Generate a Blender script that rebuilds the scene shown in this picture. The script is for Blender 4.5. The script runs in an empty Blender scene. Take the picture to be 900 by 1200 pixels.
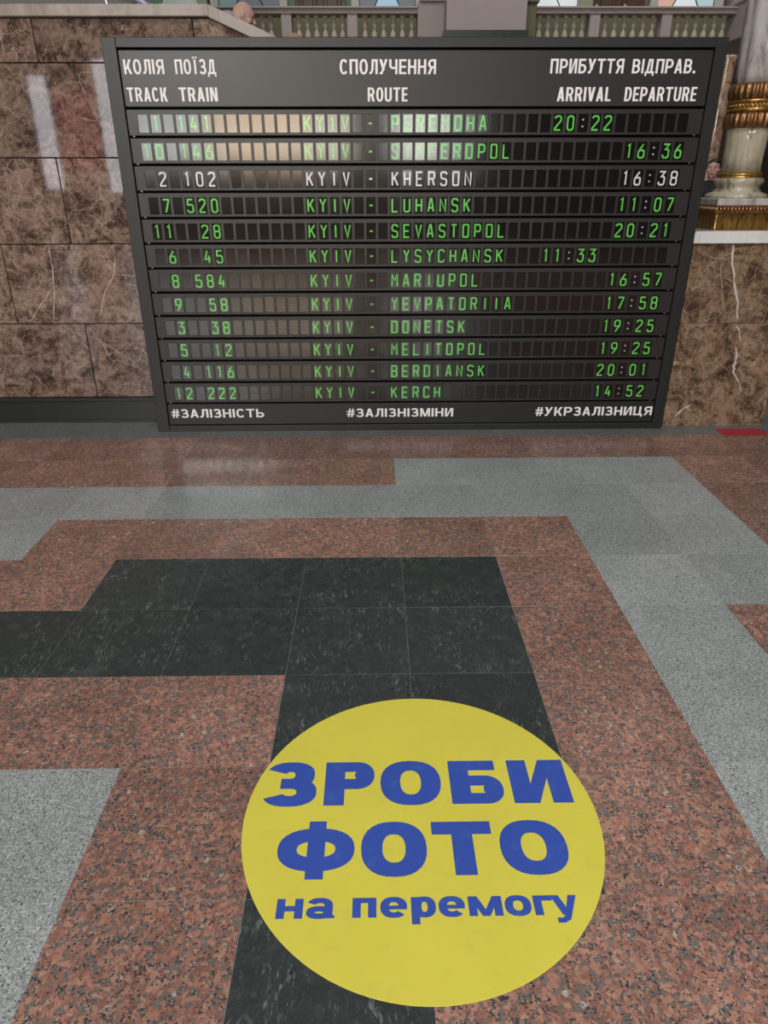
import bpy, bmesh, math, random
from mathutils import Vector, Matrix, Euler
from mathutils.geometry import delaunay_2d_cdt
random.seed(7)
sc = bpy.context.scene
COL = sc.collection

# ------------------------------------------------------------------ camera, world, lights, exposure
cam = bpy.data.cameras.new('camera')
cam.sensor_fit = 'HORIZONTAL'; cam.sensor_width = 36.0
cam.lens = 813.98 * 36.0 / 900.0
cam.clip_start = 0.05; cam.clip_end = 200
co = bpy.data.objects.new('camera', cam); COL.objects.link(co)
fw = Vector((0.01142064, 0.903653, -0.42811309))
rt = Vector((0.99990395, -0.0136827, -0.00220705))
up = Vector((0.00785215, 0.42804677, 0.90372247))
m = Matrix((rt, up, -fw)).transposed().to_4x4()
m.translation = Vector((0, 0, 1.5))
co.matrix_world = m
sc.camera = co
sc.view_settings.view_transform = 'Standard'
sc.view_settings.look = 'None'
sc.view_settings.gamma = 1.0
sc.view_settings.use_curve_mapping = False
sc.view_settings.exposure = -0.3
sc.cycles.max_bounces = 6
sc.cycles.diffuse_bounces = 4
sc.cycles.glossy_bounces = 3
w = bpy.data.worlds.new('hall_air'); sc.world = w; w.use_nodes = True
w.node_tree.nodes['Background'].inputs[0].default_value = (0.9, 0.95, 1, 1)
w.node_tree.nodes['Background'].inputs[1].default_value = 0.3

def area(name, loc, sx, sy, power, col, rot=(0, 0, 0)):
    l = bpy.data.lights.new(name, 'AREA'); l.shape = 'RECTANGLE'; l.size = sx; l.size_y = sy
    l.energy = power; l.color = col
    o = bpy.data.objects.new(name, l); o.location = loc; o.rotation_euler = rot
    COL.objects.link(o); return o
area('ceiling_lamp', (1.8, -2.4, 8.6), 3.2, 3.2, 690, (1.0, 1.0, 0.98))
area('ceiling_lamp', (-2.5, 2.0, 8.6), 3.2, 3.2, 50, (1.0, 1.0, 0.98))
area('gallery_fill', (2.0, 10.4, 8.7), 14.0, 2.0, 430, (1.0, 0.98, 0.96), (math.radians(48), 0, 0))  # unseen wide fill, added and tilted to light the balustrade from the front
area('board_fill', (-4.5, -9.0, 5.6), 3.0, 1.2, 620, (1.0, 0.99, 0.97), (math.radians(80), 0, 0))  # unseen fill added behind the camera to brighten the board's face

# ------------------------------------------------------------------ materials
def nt(name):
    mt = bpy.data.materials.new(name); mt.use_nodes = True
    t = mt.node_tree; return mt, t, t.nodes['Principled BSDF']
def N(t, typ, **kw):
    n = t.nodes.new(typ)
    for k, v in kw.items():
        if k.startswith('i_'):
            n.inputs[k[2:].replace('_', ' ')].default_value = v
        else: setattr(n, k, v)
    return n
def L(t, a, b): t.links.new(a, b)
def pos(t, perobj=True, rotate=False):
    g = N(t, 'ShaderNodeNewGeometry')
    if not perobj: return g.outputs['Position']
    oi = N(t, 'ShaderNodeObjectInfo')
    mu = N(t, 'ShaderNodeVectorMath', operation='MULTIPLY')
    cb = N(t, 'ShaderNodeCombineXYZ')
    L(t, oi.outputs['Random'], cb.inputs[0]); L(t, oi.outputs['Random'], cb.inputs[1]); L(t, oi.outputs['Random'], cb.inputs[2])
    L(t, cb.outputs[0], mu.inputs[0]); mu.inputs[1].default_value = (37.0, 53.0, 71.0)
    ad = N(t, 'ShaderNodeVectorMath', operation='ADD')
    L(t, g.outputs['Position'], ad.inputs[0]); L(t, mu.outputs[0], ad.inputs[1])
    return ad.outputs[0]
def ramp(t, fac, stops, interp='LINEAR'):
    r = N(t, 'ShaderNodeValToRGB'); cr = r.color_ramp; cr.interpolation = interp
    while len(cr.elements) < len(stops): cr.elements.new(0.5)
    for e, (p, c) in zip(cr.elements, stops):
        e.position = p; e.color = (*c, 1) if len(c) == 3 else c
    L(t, fac, r.inputs[0]); return r.outputs[0]
def mix(t, fac, a, b, blend='MIX'):
    n = N(t, 'ShaderNodeMix', data_type='RGBA', blend_type=blend)
    for s, v in ((0, fac), (6, a), (7, b)):
        if isinstance(v, (int, float)): n.inputs[s].default_value = v
        elif isinstance(v, tuple): n.inputs[s].default_value = (*v, 1)
        else: L(t, v, n.inputs[s])
    return n.outputs[2]
def noise(t, v, scale, detail=4, rough=0.6, dist=0.0):
    n = N(t, 'ShaderNodeTexNoise'); L(t, v, n.inputs['Vector'])
    n.inputs['Scale'].default_value = scale; n.inputs['Detail'].default_value = detail
    n.inputs['Roughness'].default_value = rough; n.inputs['Distortion'].default_value = dist
    return n
def voro(t, v, scale, feature='F1', rnd=1.0):
    n = N(t, 'ShaderNodeTexVoronoi', feature=feature); L(t, v, n.inputs['Vector'])
    n.inputs['Scale'].default_value = scale; n.inputs['Randomness'].default_value = rnd
    return n
def warp(t, v, scale, amt):
    n = noise(t, v, scale, 3)
    s = N(t, 'ShaderNodeVectorMath', operation='SUBTRACT'); L(t, n.outputs['Color'], s.inputs[0]); s.inputs[1].default_value = (.5, .5, .5)
    k = N(t, 'ShaderNodeVectorMath', operation='SCALE'); L(t, s.outputs[0], k.inputs[0]); k.inputs['Scale'].default_value = amt
    a = N(t, 'ShaderNodeVectorMath', operation='ADD'); L(t, v, a.inputs[0]); L(t, k.outputs[0], a.inputs[1])
    return a.outputs[0]
def tone(t, col, lo, hi):
    oi = N(t, 'ShaderNodeObjectInfo')
    mr = N(t, 'ShaderNodeMapRange'); L(t, oi.outputs['Random'], mr.inputs[0]); mr.inputs[3].default_value = lo; mr.inputs[4].default_value = hi
    h = N(t, 'ShaderNodeHueSaturation'); L(t, mr.outputs[0], h.inputs['Value']); L(t, col, h.inputs['Color'])
    return h.outputs[0]
def bump(t, b, h, strength, dist=0.001):
    n = N(t, 'ShaderNodeBump'); n.inputs['Strength'].default_value = strength; n.inputs['Distance'].default_value = dist
    L(t, h, n.inputs['Height']); L(t, n.outputs[0], b.inputs['Normal'])
def plain(name, col, rough=0.5, metal=0.0, nscale=40, namt=0.12, spec=0.5, emit=None, estr=0.0, bmp=0.0):
    mt, t, b = nt(name)
    v = pos(t, False); n = noise(t, v, nscale, 3)
    c = mix(t, n.outputs['Fac'], tuple(x * (1 - namt) for x in col), tuple(min(1, x * (1 + namt)) for x in col))
    L(t, c, b.inputs['Base Color']); b.inputs['Roughness'].default_value = rough; b.inputs['Metallic'].default_value = metal
    b.inputs['Specular IOR Level'].default_value = spec
    if emit: b.inputs['Emission Color'].default_value = (*emit, 1); b.inputs['Emission Strength'].default_value = estr
    if bmp: bump(t, b, n.outputs['Fac'], bmp)
    return mt

def red_granite(name):
    mt, t, b = nt(name); v = pos(t); v2 = warp(t, v, 55, 0.014)
    c1 = voro(t, v2, 92); c2 = voro(t, v2, 250); c3 = voro(t, warp(t, v, 90, .012), 190)
    col = ramp(t, c1.outputs['Color'], [(0.0, (.34, .165, .125)), (.30, (.40, .21, .16)), (.48, (.25, .135, .11)), (.62, (.19, .16, .145)), (.76, (.43, .26, .19)), (.92, (.42, .39, .35))], 'CONSTANT')
    fine = ramp(t, c2.outputs['Color'], [(0.0, (.72, .72, .72)), (.25, (.95, .95, .95)), (.8, (1.1, 1.1, 1.1)), (.92, (1.28, 1.3, 1.3))], 'CONSTANT')
    col = mix(t, 1.0, col, fine, 'MULTIPLY')
    clump = noise(t, v, 38, 3, .65)
    th = N(t, 'ShaderNodeMath', operation='MULTIPLY_ADD'); L(t, clump.outputs['Fac'], th.inputs[0]); th.inputs[1].default_value = 2.1; th.inputs[2].default_value = -.84
    sp = N(t, 'ShaderNodeSeparateColor'); L(t, c3.outputs['Color'], sp.inputs[0])
    m2 = N(t, 'ShaderNodeMath', operation='LESS_THAN'); L(t, sp.outputs[0], m2.inputs[0]); L(t, th.outputs[0], m2.inputs[1])
    dk = ramp(t, c2.outputs['Color'], [(0.0, (.05, .05, .055)), (.45, (.12, .115, .11)), (.75, (.30, .28, .26))], 'CONSTANT')
    col = mix(t, m2.outputs[0], col, dk)
    big = noise(t, v, 5, 3)
    col = mix(t, 1.0, col, ramp(t, big.outputs['Fac'], [(.3, (.8, .78, .78)), (.7, (1.15, 1.12, 1.12))]), 'MULTIPLY')
    L(t, tone(t, col, .84, 1.10), b.inputs['Base Color'])
    r = ramp(t, c1.outputs['Color'], [(0, (.17,) * 3), (1, (.28,) * 3)]); L(t, r, b.inputs['Roughness'])
    bump(t, b, c1.outputs['Distance'], .08); return mt
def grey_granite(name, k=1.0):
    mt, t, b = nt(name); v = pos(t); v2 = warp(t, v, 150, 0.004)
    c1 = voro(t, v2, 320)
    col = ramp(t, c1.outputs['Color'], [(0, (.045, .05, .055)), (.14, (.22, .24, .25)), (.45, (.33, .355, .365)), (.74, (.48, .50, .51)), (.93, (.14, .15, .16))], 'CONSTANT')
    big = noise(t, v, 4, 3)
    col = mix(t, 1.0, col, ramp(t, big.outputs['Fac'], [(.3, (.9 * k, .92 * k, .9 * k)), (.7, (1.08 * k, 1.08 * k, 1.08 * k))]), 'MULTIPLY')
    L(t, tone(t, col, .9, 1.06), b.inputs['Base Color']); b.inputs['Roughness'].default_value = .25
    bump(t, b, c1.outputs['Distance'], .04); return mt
def dark_stone(name):
    mt, t, b = nt(name); v = pos(t); v2 = warp(t, v, 9, 0.12)
    n1 = noise(t, v2, 22, 8, .7, .4); n2 = noise(t, v, 170, 4, .75)
    col = ramp(t, n1.outputs['Fac'], [(.30, (.026, .034, .036)), (.58, (.036, .046, .047)), (.66, (.055, .064, .065)), (.72, (.15, .16, .165))])
    col = mix(t, 1.0, col, ramp(t, n2.outputs['Fac'], [(.3, (.75, .75, .75)), (.7, (1.3, 1.3, 1.3))]), 'MULTIPLY')
    # pale curved scuffs
    wv = N(t, 'ShaderNodeTexWave'); L(t, warp(t, v, 2.6, .5), wv.inputs['Vector']); wv.inputs['Scale'].default_value = 24; wv.inputs['Distortion'].default_value = 3
    msk = noise(t, v, 7, 2)
    a = ramp(t, wv.outputs['Fac'], [(.88, (0, 0, 0)), (.97, (1, 1, 1))]); c = ramp(t, msk.outputs['Fac'], [(.60, (0, 0, 0)), (.70, (.35, .35, .35))])
    f = mix(t, 1.0, a, c, 'MULTIPLY'); col = mix(t, f, col, (.30, .31, .31))
    for ang in (.5, 2.1):
        mp = N(t, 'ShaderNodeMapping'); L(t, warp(t, v, 12, .03), mp.inputs[0]); mp.inputs['Rotation'].default_value = (0, 0, ang); mp.inputs['Scale'].default_value = (1, .22, 1)
        sn = noise(t, mp.outputs[0], 120, 3, .6); sm = noise(t, v, 9, 4, .7)
        a = ramp(t, sn.outputs['Fac'], [(.59, (0, 0, 0)), (.67, (1, 1, 1))]); c = ramp(t, sm.outputs['Fac'], [(.46, (.06, .06, .06)), (.64, (.75, .75, .75))])
        col = mix(t, mix(t, 1.0, a, c, 'MULTIPLY'), col, (.20, .215, .215))
    pit = voro(t, v, 40); pm = noise(t, v, 4.3, 1)
    a = ramp(t, pit.outputs['Distance'], [(.13, (1, 1, 1)), (.17, (0, 0, 0))]); c = ramp(t, pm.outputs['Fac'], [(.62, (0, 0, 0)), (.65, (1, 1, 1))])
    col = mix(t, mix(t, 1.0, a, c, 'MULTIPLY'), col, (.008, .009, .009))
    L(t, tone(t, col, .88, 1.12), b.inputs['Base Color']); b.inputs['Specular IOR Level'].default_value = .38
    r = ramp(t, n1.outputs['Fac'], [(.4, (.22,) * 3), (.7, (.38,) * 3)]); L(t, r, b.inputs['Roughness'])
    return mt
def brown_marble(name, base=.88, tint=(1, 1, 1), rough=.035):
    mt, t, b = nt(name); v = pos(t); v2 = warp(t, v, 6, 0.12)
    n1 = noise(t, v2, 9, 8, .68, .7); n2 = noise(t, v, 34, 8, .78, .6)
    k = lambda c: tuple(x * base * y for x, y in zip(c, tint))
    col = ramp(t, n1.outputs['Fac'], [(.28, k((.030, .019, .016))), (.42, k((.10, .060, .048))), (.50, k((.20, .130, .105))), (.60, k((.30, .210, .17))), (.75, k((.17, .11, .09)))])
    col = mix(t, 1.0, col, ramp(t, n2.outputs['Fac'], [(.36, (.32, .29, .28)), (.47, (.95, .95, .95)), (.58, (1.1, 1.1, 1.1)), (.68, (1.7, 1.65, 1.6))]), 'MULTIPLY')
    for sc_, wd, amt in ((2.3, .010, .65), (6, .018, .75), (14, .035, .6), (30, .06, .5)):
        e = voro(t, warp(t, v, sc_ * 1.7, .42 / sc_), sc_, 'DISTANCE_TO_EDGE'); ms = noise(t, v, sc_ * 1.3, 2)
        a = ramp(t, e.outputs['Distance'], [(0, (1, 1, 1)), (wd, (0, 0, 0))]); c = ramp(t, ms.outputs['Fac'], [(.47, (0, 0, 0)), (.62, (amt,) * 3)])
        col = mix(t, mix(t, 1.0, a, c, 'MULTIPLY'), col, k((.50, .42, .34)))
    fl = voro(t, v2, 46); a = ramp(t, fl.outputs['Distance'], [(.1, (.6, .6, .6)), (.2, (0, 0, 0))]); c = ramp(t, noise(t, v, 6, 2).outputs['Fac'], [(.6, (0, 0, 0)), (.68, (.8, .8, .8))])
    col = mix(t, mix(t, 1.0, a, c, 'MULTIPLY'), col, k((.5, .45, .4)))
    L(t, tone(t, col, .85, 1.18), b.inputs['Base Color']); b.inputs['Roughness'].default_value = rough
    return mt
def pale_marble(name, base=(.62, .58, .55), vein=(.32, .30, .31), streak=3.0, rough=.18):
    mt, t, b = nt(name); v = pos(t, False)
    mp = N(t, 'ShaderNodeMapping'); L(t, v, mp.inputs[0]); mp.inputs['Rotation'].default_value = (0, .9, 0); mp.inputs['Scale'].default_value = (1, 1, .25)
    n1 = noise(t, warp(t, mp.outputs[0], 3, .3), streak, 6, .6, .5); n2 = noise(t, v, 40, 4)
    col = ramp(t, n1.outputs['Fac'], [(.38, vein), (.5, base), (.7, tuple(min(1, x * 1.15) for x in base))])
    col = mix(t, 1.0, col, ramp(t, n2.outputs['Fac'], [(.3, (.93, .93, .93)), (.7, (1.05, 1.05, 1.05))]), 'MULTIPLY')
    L(t, col, b.inputs['Base Color']); b.inputs['Roughness'].default_value = rough; return mt
def gilt(name, c0, c1, rough=.32):
    mt, t, b = nt(name); v = pos(t, False)
    mp = N(t, 'ShaderNodeMapping'); L(t, v, mp.inputs[0]); mp.inputs['Scale'].default_value = (1, 1, .2)
    n1 = noise(t, mp.outputs[0], 60, 5, .7)
    L(t, ramp(t, n1.outputs['Fac'], [(.35, c0), (.6, c1)]), b.inputs['Base Color'])
    b.inputs['Metallic'].default_value = .8; b.inputs['Roughness'].default_value = rough; bump(t, b, n1.outputs['Fac'], .25); return mt
def emis(name, col, s):
    mt, t, b = nt(name); n = noise(t, pos(t, False), 2.0, 2)
    b.inputs['Base Color'].default_value = (.1, .1, .1, 1); b.inputs['Roughness'].default_value = .3
    L(t, mix(t, n.outputs['Fac'], tuple(x * .85 for x in col), col), b.inputs['Emission Color']); b.inputs['Emission Strength'].default_value = s
    return mt

M = {}
M['red'] = red_granite('red_granite'); M['grey'] = grey_granite('grey_granite'); M['dark'] = dark_stone('dark_gabbro')
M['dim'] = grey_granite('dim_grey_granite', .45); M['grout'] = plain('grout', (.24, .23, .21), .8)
M['hallfloor'] = red_granite('far_floor_granite')
M['marble'] = brown_marble('brown_marble'); M['marble2'] = brown_marble('pier_marble', .85, (1.0, .98, .82), .16)
M['pilaster'] = brown_marble('pilaster_marble', 2.1, (1.0, 1, .88), .1)
M['joint'] = plain('dark_joint_backing', (.02, .017, .015), .8)  # near-black backing that shows in the joints between marble panels
M['vein'] = plain('white_vein', (.55, .5, .45), .2); M['vein2'] = plain('tan_vein', (.30, .22, .16), .2)
M['cap'] = pale_marble('pale_pink_marble', (.40, .35, .32), (.27, .22, .20), 4, .55)
M['slab'] = pale_marble('white_streaked_marble', (.66, .68, .68), (.26, .28, .29), 2.2)
M['base'] = plain('black_base_stone', (.020, .023, .023), .3, nscale=60, namt=.3)
M['frame'] = plain('black_painted_frame', (.018, .019, .020), .42, nscale=8, namt=.15)
M['panel'] = plain('graphite_panel', (.026, .024, .025), .36, nscale=5, namt=.18)
M['gap'] = plain('black_gap', (.003, .003, .003), .9, spec=.1)
def flapmat(name, col, rough=.1):
    mt, t, b = nt(name); v = pos(t, False)
    mp = N(t, 'ShaderNodeMapping'); L(t, v, mp.inputs[0]); mp.inputs['Scale'].default_value = (1, 1, .08)
    n = noise(t, mp.outputs[0], 180, 2)
    L(t, mix(t, n.outputs['Fac'], tuple(x * .9 for x in col), tuple(x * 1.1 for x in col)), b.inputs['Base Color'])
    b.inputs['Roughness'].default_value = rough; b.inputs['IOR'].default_value = 1.72
    bump(t, b, n.outputs['Fac'], .03); return mt
M['flap'] = flapmat('black_flap', (.010, .009, .009)); M['glyph_green'] = flapmat('green_print', (.13, .60, .10), .16)
M['glyph_white'] = flapmat('white_print', (.72, .70, .72), .16)
M['letter'] = plain('white_lettering', (.88, .86, .88), .5, nscale=20, namt=.05)
M['clip'] = plain('clip_metal', (.25, .25, .25), .35, .6)
def sticker_mat(name, col, worn):
    mt, t, b = nt(name); v = pos(t, False)
    n = noise(t, v, 18, 6, .7); n2 = noise(t, v, 3, 2)
    c = mix(t, ramp(t, n.outputs['Fac'], [(.55, (0, 0, 0)), (.78, (.6, .6, .6))]), col, worn)
    c = mix(t, 1.0, c, ramp(t, n2.outputs['Fac'], [(.3, (.95, .95, .93)), (.7, (1.02, 1.02, 1))]), 'MULTIPLY')
    L(t, c, b.inputs['Base Color']); b.inputs['Roughness'].default_value = .42; return mt
M['yellow'] = sticker_mat('yellow_vinyl', (.69, .63, .080), (.58, .53, .12)); M['blue'] = sticker_mat('blue_print', (.035, .085, .44), (.09, .17, .52))
M['redstrip'] = plain('red_strip', (.34, .02, .03), .6)
M['plaster'] = plain('lilac_plaster', (.36, .315, .31), .7, nscale=3, namt=.06)
M['plaster_g'] = plain('olive_plaster', (.16, .15, .085), .7, nscale=3, namt=.1)
M['baluster'] = plain('stone_baluster', (.42, .385, .32), .6, nscale=9, namt=.1)
M['wall'] = plain('hall_wall_paint', (.36, .36, .31), .75, nscale=2, namt=.05)
M['green_wall'] = plain('green_wall_paint', (.19, .33, .22), .7, nscale=2, namt=.06)
M['ceil'] = plain('ceiling_paint', (.62, .60, .56), .8, nscale=2, namt=.04)
M['wood'] = plain('dark_wood', (.085, .042, .022), .4, nscale=30, namt=.35)
M['wframe'] = plain('white_window_frame', (.55, .55, .52), .5)
M['cream'] = plain('cream_trim', (.36, .40, .28), .5)
M['lead'] = plain('window_lead', (.02, .025, .03), .5, .5)
M['brass'] = gilt('aged_brass', (.16, .085, .025), (.55, .34, .10)); M['bronze'] = gilt('brown_bronze', (.12, .055, .03), (.36, .19, .08), .4)
M['lampstone'] = pale_marble('grey_green_marble', (.40, .37, .28), (.20, .18, .12), 14, .1)
M['lampstone2'] = pale_marble('grey_lilac_marble', (.43, .41, .41), (.27, .23, .22), 16, .1)
M['skin'] = plain('skin', (.48, .24, .17), .5); M['skin2'] = plain('skin_pale', (.62, .40, .34), .5)
M['silver'] = plain('bluish_metal_rail', (.55, .58, .75), .2, .7)
M['darkwall'] = plain('dark_passage_stone', (.05, .035, .028), .4, nscale=6, namt=.3)
M['greenstone'] = plain('dark_green_stone', (.035, .05, .048), .25, nscale=12, namt=.3)

# ------------------------------------------------------------------ mesh helpers
def setp(o, label=None, cat=None, group=None, kind=None):
    if label: o['label'] = label
    if cat: o['category'] = cat
    if group: o['group'] = group
    if kind: o['kind'] = kind
    return o
class MB:
    def __init__(s): s.v = []; s.f = []; s.mi = []
    def add(s, vs, fs, mi=0):
        b = len(s.v); s.v += [tuple(x) for x in vs]; s.f += [tuple(i + b for i in f) for f in fs]; s.mi += [mi] * len(fs)
    def box(s, x0, x1, y0, y1, z0, z1, mi=0):
        v = [(x, y, z) for z in (z0, z1) for y in (y0, y1) for x in (x0, x1)]
        s.add(v, [(0, 2, 3, 1), (4, 5, 7, 6), (0, 1, 5, 4), (2, 6, 7, 3), (0, 4, 6, 2), (1, 3, 7, 5)], mi)
    def prism(s, poly, y0, y1, mi=0):      # poly in XZ (counter-clockwise), extruded along Y
        n = len(poly); v = [(x, y0, z) for x, z in poly] + [(x, y1, z) for x, z in poly]
        f = [tuple(range(n)), tuple(range(2 * n - 1, n - 1, -1))] + [(i, i + n, (i + 1) % n + n, (i + 1) % n) for i in range(n)]
        s.add(v, f, mi)
    def lathe(s, prof, cx, cy, seg=24, lobes=0, amp=0, mi=0, cap=True):
        v = []; f = []
        for r, z in prof:
            for k in range(seg):
                a = 2 * math.pi * k / seg; rr = r * (1 + (amp * math.cos(lobes * a) if lobes else 0))
                v.append((cx + rr * math.cos(a), cy + rr * math.sin(a), z))
        for i in range(len(prof) - 1):
            for k in range(seg):
                k2 = (k + 1) % seg; f.append((i * seg + k, i * seg + k2, (i + 1) * seg + k2, (i + 1) * seg + k))
        if cap: f.append(tuple(range(seg - 1, -1, -1))); f.append(tuple((len(prof) - 1) * seg + k for k in range(seg)))
        s.add(v, f, mi)
    def tube(s, a, b, ra, rb=None, seg=10, mi=0):
        rb = ra if rb is None else rb; a = Vector(a); b = Vector(b); d = (b - a).normalized()
        u = d.orthogonal().normalized(); w_ = d.cross(u); v = []
        for p_, r in ((a, ra), (b, rb)):
            for k in range(seg):
                t_ = 2 * math.pi * k / seg; v.append(p_ + u * math.cos(t_) * r + w_ * math.sin(t_) * r)
        f = [(k, (k + 1) % seg, (k + 1) % seg + seg, k + seg) for k in range(seg)] + [tuple(range(seg - 1, -1, -1)), tuple(range(seg, 2 * seg))]
        s.add(v, f, mi)
    def ball(s, c, r, rz=None, seg=12, rings=8, mi=0, rot=None):
        rx, ry, rzz = (r, r, r) if not isinstance(r, tuple) else r; v = []; f = []
        R = rot or Matrix.Identity(3)
        for i in range(rings + 1):
            ph = math.pi * i / rings
            for k in range(seg):
                a = 2 * math.pi * k / seg
                v.append(Vector(c) + R @ Vector((rx * math.sin(ph) * math.cos(a), ry * math.sin(ph) * math.sin(a), -rzz * math.cos(ph))))
        for i in range(rings):
            for k in range(seg):
                k2 = (k + 1) % seg; f.append((i * seg + k, i * seg + k2, (i + 1) * seg + k2, (i + 1) * seg + k))
        s.add(v, f, mi)
    def mesh(s, name, mats, smooth=False, bevel=0):
        me = bpy.data.meshes.new(name); me.from_pydata(s.v, [], s.f)
        for q in (mats if isinstance(mats, (list, tuple)) else [mats]): me.materials.append(q)
        for p_, i in zip(me.polygons, s.mi): p_.material_index = i; p_.use_smooth = smooth
        if bevel:
            bm = bmesh.new(); bm.from_mesh(me)
            bmesh.ops.bevel(bm, geom=[e for e in bm.edges if len(e.link_faces) == 2 and e.calc_face_angle(0) > .5], offset=bevel, segments=1, affect='EDGES')
            bm.to_mesh(me); bm.free()
        me.update(); return me
    def build(s, name, mats, parent=None, smooth=False, bevel=0, loc=None):
        return link(name, s.mesh(name, mats, smooth, bevel), parent, loc)
def link(name, me, parent=None, loc=None):
    o = bpy.data.objects.new(name, me); COL.objects.link(o)
    if parent: o.parent = parent
    if loc: o.location = loc
    return o
def empty(name, loc=(0, 0, 0), rz=0):
    o = bpy.data.objects.new(name, None); COL.objects.link(o); o.location = loc; o.rotation_euler = (0, 0, rz); o.empty_display_size = .1; return o
def structure(o): o['kind'] = 'structure'; return o

# ------------------------------------------------------------------ lettering engine: letters as flat polygons in a box W x 1
class Glyph:
    def __init__(s, W, tv, th): s.W = W; s.tv = tv; s.th = th; s.polys = []
    def rect(s, x0, y0, x1, y1): s.polys.append([(x0, y0), (x1, y0), (x1, y1), (x0, y1)])
    def poly(s, *pts): s.polys.append(list(pts))
    def band(s, cx, cy, rx, ry, a0=0, a1=360, n=2.35, seg=28):
        ex = 2.0 / n
        def pt(a, A, B):
            c, q = math.cos(math.radians(a)), math.sin(math.radians(a))
            return (cx + A * math.copysign(abs(c) ** ex, c), cy + B * math.copysign(abs(q) ** ex, q))
        k = max(2, int(seg * (a1 - a0) / 360)); ix = rx - s.tv; iy = ry - s.th
        for i in range(k):
            t0 = a0 + (a1 - a0) * i / k; t1 = a0 + (a1 - a0) * (i + 1) / k
            s.polys.append([pt(t0, ix, iy), pt(t0, rx, ry), pt(t1, rx, ry), pt(t1, ix, iy)])
    def bowl(s, x0, y0, y1, x1):   # right-facing bowl from stem
        rx = min((y1 - y0) * .5 * 1.0, (x1 - x0) * .62); cx = x1 - rx
        s.rect(x0, y0, cx, y0 + s.th); s.rect(x0, y1 - s.th, cx, y1); s.band(cx, (y0 + y1) / 2, rx, (y1 - y0) / 2, -90, 90, 2.15, 32)
    def diag(s, x0, y0, x1, y1, t):  # stroke of horizontal thickness t, x = left edge at both ends
        s.poly((x0, y0), (x0 + t, y0), (x1 + t, y1), (x1, y1))
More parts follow.
